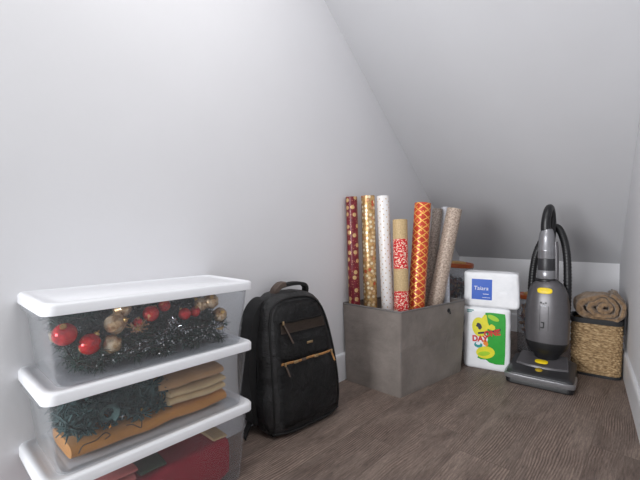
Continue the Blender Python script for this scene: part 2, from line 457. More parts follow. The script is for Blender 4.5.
folded_cloth('folded_blanket', 'tan folded blanket topmost in the middle box, right under the lid', 'blanket', .0, .205, -.084, .08, z1+.092, [.034], m_brown, 8, sag=.010)
garland('eucalyptus_garland', 'dusty teal artificial greenery bunched in the left half of the middle box', 'garland', rows(-.058, .07, [z1+.056, z1+.078, z1+.10, z1+.122, z1+.135], -.215, .01, .032, 9), 3600, .019, .0034, m_teal, .014)
# teal fabric flower
m_flo = simple('teal_fabric', (104, 136, 134), .7, var=.15)
fl_ = thing('fabric_flower', 'round teal fabric flower on the greenery in the middle box', 'artificial flower', inbox(-.147, -.104, .352), bang); fl_.scale = (1.4, 1, 1.4)
for k in range(9):
    bm = bmesh.new(); a0 = k*.7; rr = .022-.0018*k; rings = []
    for i in range(9):
        a = a0-1.0+2.0*i/8; ring = []
        for j in range(5):
            h = j/4; q = rr*(.55+.6*h-.28*h*h)
            ring.append((q*math.cos(a), -.012*h*(1-.1*k)-.002*k+.006, q*math.sin(a)))
        rings.append(ring)
    loft(bm, rings, False, False, closed=False)
    bmesh.ops.solidify(bm, geom=bm.faces[:], thickness=.0012)
    obj('petal', bm, m_flo, fl_)
def star(name, label, x, y, z, r, m):
    bm = bmesh.new(); fr, bk = [], []
    for k in range(16):
        a = PI/2+2*PI*k/16; q = r if k % 4 == 0 else (r*.6 if k % 4 == 2 else r*.17)
        fr.append(bm.verts.new((q*math.cos(a), -.0006, q*math.sin(a)))); bk.append(bm.verts.new((q*math.cos(a), .0006, q*math.sin(a))))
    c0 = bm.verts.new((0, -.002, 0)); c1 = bm.verts.new((0, .002, 0))
    for k in range(16):
        j = (k+1) % 16; bm.faces.new((fr[k], fr[j], c0)); bm.faces.new((bk[j], bk[k], c1)); bm.faces.new((fr[j], fr[k], bk[k], bk[j]))
    o = obj(name, bm, m, smooth=False); o.location = inbox(x, y, z); o.rotation_euler = (0, .2, bang)
    return tag(o, label, 'ornament')
star('star_ornament', 'white sparkling star ornament on the teal greenery in the middle box', -.113, -.106, .334, .011, m_silver)
star('star_ornament', 'small gold star ornament right of the white star in the middle box', -.066, -.106, .334, .006, m_cap)
star('star_ornament', 'orange gold star ornament below the teal flower in the middle box', -.143, -.108, .320, .006, simple('orange_gold', (226, 160, 70), .3, .6))
for lb, pts in (('dark wire twig curling over the ochre blanket, nearer the left end', [(-.205, -.087, z1+.02), (-.195, -.089, z1+.036), (-.17, -.094, z1+.040), (-.15, -.094, z1+.050), (-.138, -.094, z1+.040), (-.15, -.094, z1+.034)]),
                ('dark wire twig curling over the ochre blanket below the star', [(-.10, -.094, z1+.050), (-.085, -.094, z1+.046), (-.072, -.094, z1+.036), (-.062, -.094, z1+.030), (-.06, -.094, z1+.052)])):
    bm = bmesh.new(); tube(bm, catmull([inbox(*p)-inbox(*pts[0]) for p in pts]), .0013, 6)
    o = obj('wire_twig', bm, m_wire); o.location = inbox(*pts[0]); tag(o, lb, 'twig')
# bottom box
folded_cloth('folded_tablecloth', 'burgundy folded cloth filling the bottom box', 'cloth', -.225, .215, -.094, .09, .006, [.134], m_burg, 11, sq=(.25, .3), sag=.012)
folded_cloth('folded_napkin', 'pink folded cloth on the burgundy one in the bottom box', 'cloth', -.19, -.07, -.09, .06, .139, [.018, .016], cloth_mat('pink_cloth', (206, 120, 116)), 13, sag=.006)
folded_cloth('folded_napkin', 'dark green folded cloth between pink and burgundy in the bottom box', 'cloth', -.06, .01, -.09, .06, .140, [.016], cloth_mat('green_cloth', (70, 84, 70)), 17, sag=.006)
folded_cloth('folded_napkin', 'small cream folded cloth at the right end of the bottom box', 'cloth', .165, .212, -.084, .04, .139, [.010], m_beige, 19)

# ------------------------------------------------------------------ backpack
bp_ang = math.radians(44)
bp = thing('backpack', 'black fabric backpack with tan leather zip trim leaning on the wall', 'backpack', (-.036, 1.533, 0), bp_ang)
bp.scale = (1.03, 1.12, .965)
m_black = NT('black_nylon')
co = m_black.coord(); m_black.base(m_black.ramp(m_black.noise(co, 9, 4), [(.3, lin((42, 42, 43))), (.7, lin((62, 62, 63)))]))
m_black.set(Roughness=.5); m_black.b.inputs['Specular IOR Level'].default_value = .35
m_black.bump(m_black.math('ADD', m_black.noise(co, 15, 5, .62, .7), m_black.math('MULTIPLY', m_black.noise(co, 420, 2), .08)), .8, .022)
m_black = m_black.m
m_strap = simple('black_webbing', (22, 22, 23), .7, var=.2, nscale=200, bump=.3)
m_leath = simple('tan_leather', (198, 146, 92), .5, var=.2, nscale=60, bump=.2)
m_brn = simple('brown_mesh_panel', (74, 62, 54), .7, var=.2, nscale=200, bump=.3)
m_brnl = simple('dark_brown_leather', (92, 78, 70), .55, var=.15, nscale=80, bump=.2)
m_metal = simple('brass_zip_metal', (206, 178, 136), .3, .9)
PROF = [  # z, half width, front y, back y
 (0., .150, .022, .118), (.006, .168, .008, .132), (.025, .184, -.004, .142), (.08, .190, -.010, .146), (.16, .190, -.010, .148), (.25, .186, -.003, .150),
 (.34, .180, .008, .154), (.42, .170, .022, .158), (.48, .158, .035, .162), (.52, .142, .046, .164), (.545, .120, .056, .163), (.560, .092, .066, .160), (.568, .055, .078, .150)]
def pinterp(z):
    for i in range(len(PROF)-1):
        a, b = PROF[i], PROF[i+1]
        if a[0] <= z <= b[0]:
            t = (z-a[0])/(b[0]-a[0]); return [a[k]+(b[k]-a[k])*t for k in range(4)]
    return list(PROF[-1])
LEANX = -.028
def bsurf(x, z, off=0):
    _, w, f, b = pinterp(z); c, h = (f+b)/2, (b-f)/2
    u = min(.999, abs(x/w)); return Vector((x+LEANX*z/.5, c-h*(1-u**4.5)**(1/4.5)-off, z))
bm = bmesh.new(); rings = []
zz = sorted(set([p[0] for p in PROF] + [.05+.02*k for k in range(24)]))
for z in zz:
    _, w, f, b = pinterp(z)
    rings.append([(p[0]+LEANX*z/.5, p[1], p[2]) for p in sring(w, (b-f)/2, z, 4.5, 72, 0, (f+b)/2)])
loft(bm, rings)
for v in bm.verts:
    if v.co.z > .02: v.co += noise.noise_vector(v.co*14)*.005 + noise.noise_vector(v.co*38)*.0018
obj('main_body', bm, m_black, bp, angle=70)
def panel(x0f, x1f, z0, z1, off, m, name, nx=26, nz=20, par=bp, th=.004, fr=True, corner=.0):
    """conforming raised panel; x0f/x1f fractions of the half width"""
    bm = bmesh.new(); g = []
    for j in range(nz+1):
        z = z0+(z1-z0)*j/nz; w = pinterp(z)[1]; row = []
        tt = min(j, nz-j)/nz
        for i in range(nx+1):
            u = x0f+(x1f-x0f)*i/nx
            if corner:
                cr = corner; dz = min(z-z0, z1-z)
                sh = cr-math.sqrt(max(0, cr*cr-max(0, cr-dz)**2)); u = u*(1-sh/w)
            ed = min(min(i, nx-i)/3, min(j, nz-j)/3, 1); o = off*(math.sin(ed*PI/2)**.5 if fr else 1)
            p = bsurf(u*w, z, o); p += noise.noise_vector(p*16)*.003*ed; row.append(bm.verts.new(p))
        g.append(row)
    for j in range(nz):
        for i in range(nx): bm.faces.new((g[j][i], g[j][i+1], g[j+1][i+1], g[j+1][i]))
    bmesh.ops.solidify(bm, geom=bm.faces[:], thickness=th)
    return obj(name, bm, m, par, angle=70)
panel(-.80, .80, .30, .535, .012, m_black, 'upper_pocket', corner=.05)
panel(-.80, .84, .035, .305, .016, m_black, 'lower_pocket', corner=.03)
panel(-.70, .66, .418, .462, .0165, m_brn, 'brown_band', 24, 6, fr=False)
def front_path(pts, off): return [bsurf(x, z, off) for x, z in pts]
def seam(name, pts, r, m, off, par=bp):
    bm = bmesh.new(); tube(bm, catmull(front_path(pts, off), 6), r, 8); return obj(name, bm, m, par)
seam('piping', [(-.168, .03), (-.172, .1), (-.170, .2), (-.164, .3), (-.155, .4), (-.143, .47), (-.12, .52), (-.07, .545), (0, .551), (.06, .546), (.11, .52), (.136, .47), (.148, .4), (.158, .3), (.165, .2), (.167, .1), (.160, .03)], .0045, m_strap, .004)
seam('piping', [(-.175, .022), (-.09, .017), (0, .016), (.09, .017), (.172, .022)], .006, m_strap, .006)
# zips
for nm, z, xa, xb in (('upper_zip', .462, -.118, .100), ('lower_zip', .305, -.138, .125)):
    bm = bmesh.new()
    strip(bm, [bsurf(xa+(xb-xa)*k/14, z+.0012*math.sin(k), .0185) for k in range(15)], (0, -.25, 1), .0095, .0025)
    zp = obj(nm, bm, m_strap if nm == 'upper_zip' else m_leath, bp)
    if nm == 'lower_zip':
        for x0 in (-.075, -.035, .03):
            bm = bmesh.new(); q = bsurf(x0, z, .021); box(bm, q-Vector((.011, .0025, .006)), q+Vector((.011, .0015, .006)), .0015); obj('zip_slider', bm, m_metal if x0 != -.035 else m_brnl, zp)
    for x0, ln in ((xa+.012, .05 if nm == 'lower_zip' else .085), (xb-.008, .045)):
        if nm == 'upper_zip' and x0 > 0: continue
        bm = bmesh.new()
        strip(bm, [bsurf(x0+.014*k/6*(2.2 if nm == 'upper_zip' else 1), z-ln*k/6, .0225) for k in range(7)], (1, 0, 0), .0065, .003)
        pl = obj('zip_pull', bm, m_brnl if x0 < 0 else m_leath, zp)
        bm = bmesh.new(); q = bsurf(x0, z, .024); box(bm, q-Vector((.004, .003, .008)), q+Vector((.004, .003, .008)), .0015); obj('pull_ring', bm, m_metal, pl)
bm = bmesh.new(); q = bsurf(.012, .365, .0165); box(bm, q-Vector((.0155, .0015, .005)), q+Vector((.0155, .001, .005)), .001); obj('logo_plate', bm, m_metal, bp)
# handle on top
bm = bmesh.new()
strip(bm, catmull([(-.085, .118, .535), (-.085, .112, .572), (-.065, .11, .590), (0, .108, .598), (.055, .108, .592), (.078, .112, .572), (.078, .118, .535)], 6), (0, 1, 0), .028, .013)
hd = obj('carry_handle', bm, m_strap, bp)
bm = bmesh.new(); strip(bm, catmull([(-.090, .112, .545), (-.092, .107, .575), (-.072, .104, .597), (-.050, .103, .602)], 5), (0, 1, 0), .034, .018); obj('handle_wrap', bm, m_brnl, hd)
# side panels: gusset zips, side pocket, shoulder straps
for s in (-1, 1):
    bm = bmesh.new(); rings = []
    for k in range(15):
        z = .03+.23*k/14; w = pinterp(z)[1]; bul = .012*math.sin(PI*min(1, k/14*1.05))**.5+.003
        rings.append([Vector((s*(w-.006+bul*math.sin(PI*j/8)**.6)+LEANX*z/.5, .025+.1*j/8, z)) for j in range(9)])
    loft(bm, rings, False, False, closed=False)
    bmesh.ops.solidify(bm, geom=bm.faces[:], thickness=.004); wob(bm, .003, 20)
    obj('side_pocket', bm, m_black, bp, angle=70)
for s in (-1, 1):
    for yy, r in ((.045, .0035), (.085, .004)):
        bm = bmesh.new(); tube(bm, [(s*(pinterp(.03+.49*k/16)[1]+.001)*(1 if k < 15 else .96)+LEANX*(.03+.49*k/16)/.5, yy+.05*k/16, .03+.49*k/16) for k in range(17)], r, 7); obj('side_piping', bm, m_strap, bp)
bm = bmesh.new(); strip(bm, catmull([(-.10, .140, .525), (-.15, .130, .530), (-.192, .120, .485), (-.214, .115, .40), (-.220, .112, .28), (-.214, .110, .16), (-.195, .11, .05)], 6), (0, 1, 0), .075, .030)
obj('shoulder_strap', bm, m_strap, bp)
bm = bmesh.new(); strip(bm, catmull([(-.19, .12, .06), (-.215, .11, .03), (-.235, .10, .012), (-.25, .085, .006)], 5), (0, 1, 0), .025, .004); obj('webbing_tail', bm, m_strap, bp)

# ------------------------------------------------------------------ fabric bin
m_fab = NT('grey_bin_fabric'); co = m_fab.coord()
m_fab.base(m_fab.ramp(m_fab.noise(co, 7, 5, .6), [(.3, lin((116, 108, 103))), (.7, lin((140, 131, 125)))]))
m_fab.set(Roughness=.7); m_fab.b.inputs['Specular IOR Level'].default_value = .3; m_fab.b.inputs['Sheen Weight'].default_value = .15
m_fab.bump(m_fab.math('ADD', m_fab.noise(co, 7, 5, .58, .4), m_fab.math('MULTIPLY', m_fab.noise(m_fab.coord('Object', (1, 1, 4)), 150, 2), .06)), .6, .02)
m_fab = m_fab.m
m_bind = simple('grey_binding', (112, 108, 106), .7, var=.15, nscale=100)
A = Vector((.1426, 2.0154, 0)); B = Vector((.3925, 1.7902, 0)); Cc = Vector((.8254, 2.1577, 0)); D = A+Cc-B
A2 = Vector((.1215, 2.025, .417)); B2 = Vector((.3915, 1.802, .414)); C2 = Vector((.8480, 2.168, .412)); D2 = A2+C2-B2
BO = (A+B+Cc+D)/4
bin_ = thing('fabric_bin', 'square grey fabric storage bin holding the gift wrap rolls', 'storage bin', BO)
def quadring(q, off, r, n=5, per=14):
    """rounded polygon through four corners q (offset inwards), with points along the edges"""
    c = sum(q, Vector())/4; out = []
    k4 = len(q)
    ins = []
    for i in range(k4):
        p, a, b = q[i], q[i-1], q[(i+1) % k4]
        u = (a-p).normalized(); v = (b-p).normalized(); sn = u.cross(v).length
        ins.append(p + (u+v)*off/sn)
    for i in range(k4):
        p, a, b = ins[i], ins[i-1], ins[(i+1) % k4]; u = (a-p).normalized(); v = (b-p).normalized()
        s, e = p+u*r, p+v*r
        for k in range(n+1):
            t = k/n; out.append((1-t)**2*s + 2*t*(1-t)*p + t*t*e)
        nx = ins[(i+1) % k4]; w = (p-nx).normalized(); s2 = nx+w*r
        for k in range(1, per): out.append(e.lerp(s2, k/per))
    return out
q0 = [p-BO for p in (A, B, Cc, D)]; q1 = [p-BO for p in (A2, B2, C2, D2)]
def binring(t, off, r): return quadring([a.lerp(b, t) for a, b in zip(q0, q1)], off, r)
bm = bmesh.new(); rings = [binring(0, .012, .012), binring(0, .002, .012)]
NR = 26
for k in range(1, NR+1): rings.append(binring(k/NR, 0, .014))
loft(bm, rings + [binring(1, .006, .012)] + [binring(k/NR, .006, .012) for k in range(NR-1, 0, -4)] + [binring(.012, .006, .012)], True, True)
cq = Vector((0, 0, .2))
for v in bm.verts:
    t = max(0, min(1, v.co.z/.41)); e = math.sin(PI*min(1, t*1.0))
    h = Vector((v.co.x, v.co.y, 0)); 
    nz = noise.noise(Vector((v.co.x*5, v.co.y*5, v.co.z*4)))
    v.co += h.normalized()*(nz*.007*e) + noise.noise_vector(v.co*22)*.002*e
    # front faces: crease across the middle where the bin folds flat
    v.co -= h.normalized()*.004*math.exp(-((v.co.z-.21-.02*nz)/.008)**2)
    # rim dips slightly between corners
    if t > .8: v.co.z -= .006*(t-.8)/.2*(.5+.5*noise.noise(h*6))
obj('bin_body', bm, m_fab, bin_, angle=60)
bm = bmesh.new(); rr = binring(1, .003, .013); tube(bm, [p+Vector((0, 0, -.001)) for p in rr]+[rr[0]], .0055, 8); obj('rim_binding', bm, m_bind, bin_)
for i in range(4):
    p, q = q0[i], q1[i]; c0 = (Vector((0, 0, 0))-p).normalized()*.010; bm = bmesh.new()
    tube(bm, [p+c0+Vector((0, 0, .004)), p.lerp(q, .5)+c0*.85, q+c0*.9-Vector((0, 0, .006))], .0035, 7); obj('corner_seam', bm, m_bind, bin_)
ey = B2.lerp(C2, .70)-BO; ey.z = .373; nrm = Vector((Cc.y-B.y, -(Cc.x-B.x), 0)).normalized()
m_dk = simple('black_metal_eyelet', (26, 26, 28), .4, .4)
def ring_mesh(c, n, R, r):
    bm = bmesh.new(); u = n.cross(Z).normalized()
    tube(bm, [c+(u*math.cos(2*PI*k/20)+Z*math.sin(2*PI*k/20))*R for k in range(21)], r, 7); return bm
eo = obj('eyelet', ring_mesh(ey+nrm*.002, nrm, .009, .003), m_dk, bin_)
bm = bmesh.new(); tube(bm, catmull([ey-nrm*.01, ey+nrm*.006, ey+nrm*.007-Z*.018+dB*.004], 5), .004, 7); obj('cord_knot', bm, m_dk, eo)

# ------------------------------------------------------------------ gift wrap rolls
def roll_mat(name, kind):
    t = NT(name); tc = t.n('ShaderNodeTexCoord'); uv = tc.outputs['UV']
    sp = t.n('ShaderNodeSeparateXYZ'); t.l(uv, sp.inputs[0]); V = sp.outputs[1]; U = sp.outputs[0]
    def vor(scale, rnd=1., feature='F1'):
        v = t.n('ShaderNodeTexVoronoi', voronoi_dimensions='2D', feature=feature, inp={'Scale': scale, 'Randomness': rnd}); t.l(uv, v.inputs['Vector']); return v
    def lt(a, b): return t.math('LESS_THAN', a, b)
    def gt(a, b): return t.math('GREATER_THAN', a, b)
    met = None; rough = .35
    if kind == 'maroon':
        a = vor(21, .6); b = vor(60, 1.)
        d = lt(a.outputs['Distance'], .23); n2 = t.noise(uv, 240, 2)
        gold = t.mix(n2, lin((190, 150, 96)), lin((236, 204, 150)))
        dots = lt(b.outputs['Distance'], .12)
        c = t.mix(dots, t.ramp(t.noise(uv, 30), [(.3, lin((98, 16, 30))), (.7, lin((126, 24, 40)))]), lin((190, 130, 100)))
        c = t.mix(d, c, gold); met = t.math('MULTIPLY', d, .5)
    elif kind == 'gold':
        a = vor(40, .8); b = vor(55, 1.); n2 = t.noise(uv, 60, 3)
        c = t.ramp(n2, [(.3, lin((150, 108, 62))), (.6, lin((214, 176, 118)))])
        d = lt(a.outputs['Distance'], .40)
        cc = t.ramp(t.n('ShaderNodeSeparateColor').outputs[0], [(0, BLACK), (1, WHITE)])
        sc = t.n('ShaderNodeSeparateColor'); t.l(a.outputs['Color'], sc.inputs[0])
        c2 = t.ramp(sc.outputs[0], [(0, lin((246, 232, 196))), (.55, lin((236, 208, 160))), (.8, lin((214, 160, 120))), (.93, lin((206, 96, 60)))], 'CONSTANT')
        c = t.mix(d, c, c2); ring = t.math('MULTIPLY', gt(a.outputs['Distance'], .28), d)
        c = t.mix(t.math('MULTIPLY', ring, .6), c, lin((150, 96, 60))); met = .35
    elif kind == 'white':
        mp = t.n('ShaderNodeMapping'); t.l(uv, mp.inputs[0]); mp.inputs['Rotation'].default_value = (0, 0, PI/4)
        v = t.n('ShaderNodeTexVoronoi', voronoi_dimensions='2D', inp={'Scale': 40., 'Randomness': .3}); t.l(mp.outputs[0], v.inputs['Vector'])
        d = lt(v.outputs['Distance'], .14)
        c = t.mix(d, lin((238, 236, 236)), lin((202, 172, 134)))
    elif kind == 'kraft':
        n1 = t.noise(uv, 120, 4)
        k = t.ramp(n1, [(.3, lin((176, 148, 106))), (.7, lin((206, 180, 136)))])
        a = vor(75, 1.); w = gt(t.noise(uv, 95, 3, .6), .57)
        redc = t.mix(t.math('MAXIMUM', w, lt(a.outputs['Distance'], .2)), lin((206, 30, 36)), lin((244, 222, 200)))
        # red sleeves between these heights along the roll
        m1 = t.math('MULTIPLY', gt(V, KR[0]), lt(V, KR[1])); m2 = t.math('MULTIPLY', gt(V, KR[2]), lt(V, KR[3]))
        c = t.mix(t.math('MAXIMUM', m1, m2), k, redc); rough = .6
    elif kind == 'lattice':
        def waves(sg):
            mp = t.n('ShaderNodeMapping'); t.l(uv, mp.inputs[0]); mp.inputs['Rotation'].default_value = (0, 0, sg)
            w = t.n('ShaderNodeTexWave', wave_type='BANDS', bands_direction='Y', inp={'Scale': 9.5, 'Distortion': 1.2, 'Detail': 1.}); t.l(mp.outputs[0], w.inputs['Vector']); return gt(w.outputs['Fac'], .94)
        a = t.math('MAXIMUM', waves(.62), waves(-.62))
        dv = vor(38, .6); a = t.math('MAXIMUM', a, lt(dv.outputs['Distance'], .13))
        base = t.ramp(t.noise(uv, 26, 3), [(.3, lin((178, 44, 26))), (.7, lin((208, 76, 42)))])
        c = t.mix(a, base, lin((244, 186, 96))); met = t.math('MULTIPLY', a, .4)
    else:
        lo, hi = {'silver': ((118, 108, 102), (190, 178, 168)), 'pale': ((196, 198, 206), (232, 234, 240)), 'taupe': ((132, 114, 102), (206, 188, 172))}[kind]
        n1 = t.noise(uv, 95, 3, .8)
        c = t.ramp(n1, [(.38, lin(lo)), (.62, lin(hi))]); rough = .5; met = .1
    t.base(c); t.set(Roughness=rough)
    if met is not None:
        if isinstance(met, float): t.b.inputs['Metallic'].default_value = met
        else: t.l(met, t.b.inputs['Metallic'])
    return t.m
KR = (.325, .485, .60, .755)
m_core = simple('cardboard_core', (176, 142, 100), .85, var=.12)
def wrap_roll(label, kind, p_rim, p_top, r):
    p_rim, p_top = Vector(p_rim), Vector(p_top); d = (p_top-p_rim).normalized()
    ax = d; base = p_rim - d*((p_rim.z-.014)/d.z); L = (p_top-base).length
    t = thing('gift_wrap_roll', label, 'gift wrap roll', base, 0, 'gift wrap rolls in the fabric bin')
    t.rotation_mode = 'QUATERNION'; t.rotation_quaternion = Z.rotation_difference(d)
    bm = bmesh.new(); n = 36; uvl = bm.loops.layers.uv.new('UVMap')
    NZ = 40; rings = []
    rr = lambda k: r*(1+.035*(k % n)/n)
    ro = [[(rr(k)*math.cos(2*PI*k/n), rr(k)*math.sin(2*PI*k/n), L*j/NZ) for k in range(n)] for j in range(NZ+1)]
    ri = [[((r-.006)*math.cos(2*PI*k/n), (r-.006)*math.sin(2*PI*k/n), z) for k in range(n)] for z in (L-.0006, L-.05, 0)]
    vs = loft(bm, ro+ri, False, False)
    for k in range(n): bm.faces.new((vs[0][(k+1) % n], vs[0][k], vs[-1][k], vs[-1][(k+1) % n]))
    for f in bm.faces:
        an = [math.atan2(l.vert.co.y, l.vert.co.x) % (2*PI) for l in f.loops]
        wrapd = max(an)-min(an) > PI
        for l, a in zip(f.loops, an):
            if wrapd and a < PI: a += 2*PI
            l[uvl].uv = (a*r, l.vert.co.z)
    obj('paper', bm, roll_mat('gift_wrap_'+kind, kind), t, angle=50)
    bm = bmesh.new(); rc = r-.0075
    loft(bm, [[(q*math.cos(2*PI*k/24), q*math.sin(2*PI*k/24), z) for k in range(24)] for q, z in ((rc-.002, .002), (rc, .002), (rc, L-.003), (rc-.002, L-.003), (rc-.002, .004))], True, True)
    obj('core', bm, m_core, t)
    return t
def px(x, y, Y):      # a point seen at x, y of the level frame, Y metres ahead
    pass
wrap_roll('maroon gift wrap roll with gold ornaments, standing nearest the left wall', 'maroon', (.189, 2.02, .41), (.168, 2.026, .992), .0300)
wrap_roll('golden brown gift wrap roll with cream dots, next to the maroon one', 'gold', (.281, 2.065, .41), (.262, 2.07, 1.002), .0365)
wrap_roll('white gift wrap roll with small gold dots', 'white', (.370, 2.03, .41), (.343, 2.06, 1.0), .0325)
wrap_roll('short kraft paper roll with red printed sleeves', 'kraft', (.4265, 1.945, .41), (.4235, 1.99, .868), .0375)
wrap_roll('orange red gift wrap roll with gold lattice, widest of the rolls', 'lattice', (.523, 2.02, .41), (.566, 2.07, .962), .0435)
wrap_roll('grey brown glittery gift wrap roll directly right of the orange one', 'silver', (.650, 2.24, .41), (.703, 2.245, .945), .029)
wrap_roll('pale silver gift wrap roll mostly hidden between two brown glitter rolls', 'pale', (.744, 2.19, .41), (.752, 2.265, .955), .018)
wrap_roll('taupe glitter gift wrap roll leaning right at the end of the bin', 'taupe', (.664, 2.135, .41), (.775, 2.165, .938), .041)

# ------------------------------------------------------------------ paper packs
m_pack = NT('white_pack_film'); co = m_pack.coord()
m_pack.base(m_pack.ramp(m_pack.noise(co, 12), [(.3, lin((228, 230, 234))), (.7, lin((240, 241, 244)))]))
m_pack.set(Roughness=.32); m_pack.bump(m_pack.math('ADD', m_pack.noise(co, 22, 4, .6, 1.), m_pack.math('MULTIPLY', m_pack.noise(co, 70, 3), .3)), .3, .008); m_pack = m_pack.m
pk_ang = math.atan2(-.472, .8816)
pdir = Vector((.8816, -.472, 0)); pback = Vector((.472, .8816, 0))
PW_, PD_ = .127, .066
PC = Vector((.8640, 2.2396, 0)) + pdir*PW_ + pback*PD_ + Vector((0,0,0))
def pack(label, z0, H, hw, hd, seed, name, cat):
    q = PC + pdir*(hw-PW_); t = thing(name, label, cat, (q.x, q.y, z0), pk_ang)
    bm = bmesh.new(); rings = []
    zs = sorted([0, .002, .005, .009, .013]+[H*k/24 for k in range(2, 23)]+[H-q for q in (0, .002, .005, .009, .013)])
    for z in zs:
        e = min(z, H-z); ins = .010*(1-min(1, e/.012)**.5) if e < .012 else 0
        ring = sring(hw-ins, hd-ins, z, 7, 120)
        rings.append(ring)
    loft(bm, rings)
    for v in bm.verts:
        f = 1-min(1, abs(v.co.x)/hw*1.1)**4*0
        side = 1 if (v.co.y > -hd*.93 or abs(v.co.x) > hw*.86) else .12
        v.co += noise.noise_vector(v.co*16+Vector((seed,)*3))*.004*side*(1 if .0 < v.co.z < H else .3) * (0 if v.co.z < .001 else 1)
    obj('wrapper', bm, m_pack, t, angle=60)
    return t
lo = pack('large white and green pack of paper rolls standing on the floor', 0, .3635, PW_, PD_, 3, 'paper_towel_pack', 'paper towel pack')
up_ = pack('white pack with a blue square label, lying on the green pack', .3645, .2075, .148, .065, 9, 'tissue_pack', 'tissue pack')
seamb = bmesh.new(); strip(seamb, [(-.12, -.0, .2065+.001), (-.04, .002, .2090), (.04, -.002, .2085), (.12, 0, .2065)], (0, 1, 0), .012, .002); obj('top_seam', seamb, m_pack, up_)
def fmap(y0):
    kx = .9 if y0 == FY else 1
    def f(x, z, d): return Vector((x*kx, y0-d, z))
    return f
def shade(name, rgb, rough=.35): return simple(name, rgb, rough, var=.06)
FY = -PD_-.0006
m_blue = shade('blue_print', (8, 84, 190)); m_green = shade('green_print', (30, 158, 44)); m_yel = shade('yellow_print', (228, 220, 40)); m_lime = shade('lime_print', (160, 206, 40)); m_rd = shade('red_print', (206, 42, 38)); m_ink = shade('dark_print', (28, 38, 58)); m_wh = shade('white_print', (236, 238, 242)); m_or = shade('orange_print', (238, 140, 40)); m_tq = shade('teal_print', (40, 150, 150))
# pixel to pack coordinates: the printed face runs 0.0052 m per pixel across and 0.0056 m per pixel up
def blob(cx, cz_, rx, rz, n=20, rot=0, seed=0, rough=.0):
    r = random.Random(seed); out = []
    for k in range(n):
        a = 2*PI*k/n; q = 1+rough*r.uniform(-1, 1); x, z = rx*q*math.cos(a), rz*q*math.sin(a)
        out.append((cx+x*math.cos(rot)-z*math.sin(rot), cz_+x*math.sin(rot)+z*math.cos(rot)))
    return out
def prints(parent, name, polys, m, d, y0=FY):
    bm = bmesh.new()
    for k, p in enumerate(polys):
        bm = bmesh.new(); poly(bm, p, d+k*.00005, fmap(y0)); o = obj(name, bm, m, parent, smooth=False)
    return o
def word(parent, name, s, size, cx, cz_, m, rot=0, y0=FY, d=.0009, sx=1, shear=0, bold=0):
    bm = text_bm(s, size, .0003, bold)
    for v in bm.verts:
        x, z = v.co.x*sx + shear*v.co.y, v.co.y; c, s_ = math.cos(rot), math.sin(rot)
        v.co = Vector(((cx+x*c-z*s_)*(.9 if y0 == FY else 1), y0-d-v.co.z, cz_+x*s_+z*c))
    return obj(name, bm, m, parent, smooth=False)
UY = -.0656
ub = prints(up_, 'blue_label', [[(-.104, .046), (.006, .046), (.006, .166), (-.104, .166)]], m_blue, .0006, UY)
word(up_, 'brand_lettering', 'Taiara', .032, -.052, .112, m_wh, 0, UY, .0009, 1.0, .1)
prints(up_, 'small_print_line', [[(-.042, .078), (-.012, .078), (-.012, .081), (-.042, .081)], [(-.046, .058), (-.002, .058), (-.002, .060), (-.046, .060)]], m_wh, .0009, UY)
# lower pack artwork
prints(lo, 'green_artwork', [[(-.008, .335), (.02, .338), (.06, .338), (.108, .336), (.112, .30), (.112, .2), (.111, .1), (.108, .045), (.06, .04), (.02, .046), (.0, .06), (-.03, .058), (-.052, .066), (-.03, .10), (.0, .14), (.01, .18), (0, .22), (-.012, .26), (-.004, .30)]], m_green, .0006)
prints(lo, 'yellow_artwork', [blob(-.040, .247, .046, .058, 22, .2), [(-.03, .25), (.04, .236), (.052, .246), (.05, .262), (.03, .272), (.016, .262), (.008, .28), (.0, .32), (-.012, .325), (-.03, .3)],
                              blob(-.004, .102, .056, .036, 22, .15)], m_yel, .0009)
prints(lo, 'lime_artwork', [blob(.040, .308, .036, .014, 18, -.35), blob(-.012, .094, .036, .013, 18, .2)], m_lime, .0012)
prints(lo, 'dark_artwork', [blob(-.044, .252, .014, .017, 11, .4, 5, .35), [(-.05, .205), (.04, .222), (.085, .24), (.082, .252), (.04, .236), (-.05, .216)]], m_ink, .0014)
word(lo, 'red_lettering', 'ONE', .046, .034, .218, m_rd, .24, FY, .0017, 1.0, 0, .0022)
word(lo, 'red_lettering', 'DAY', .046, -.038, .178, m_rd, .05, FY, .0017, 1.0, 0, .0022)
prints(lo, 'orange_artwork', [blob(-.004, .158, .014, .02, 14, .5, 3, .15)], m_or, .0016)
prints(lo, 'teal_artwork', [blob(-.048, .142, .024, .017, 16, 0, 2, .1)], m_tq, .0013)
prints(lo, 'white_artwork', [blob(-.048, .150, .014, .009, 14)], m_wh, .0016)
prints(lo, 'teal_stripe', [[(-.118, .341), (-.078, .341), (-.078, .347), (-.118, .347)], [(-.118, .332), (-.088, .332), (-.088, .336), (-.118, .336)]], m_tq, .0009)

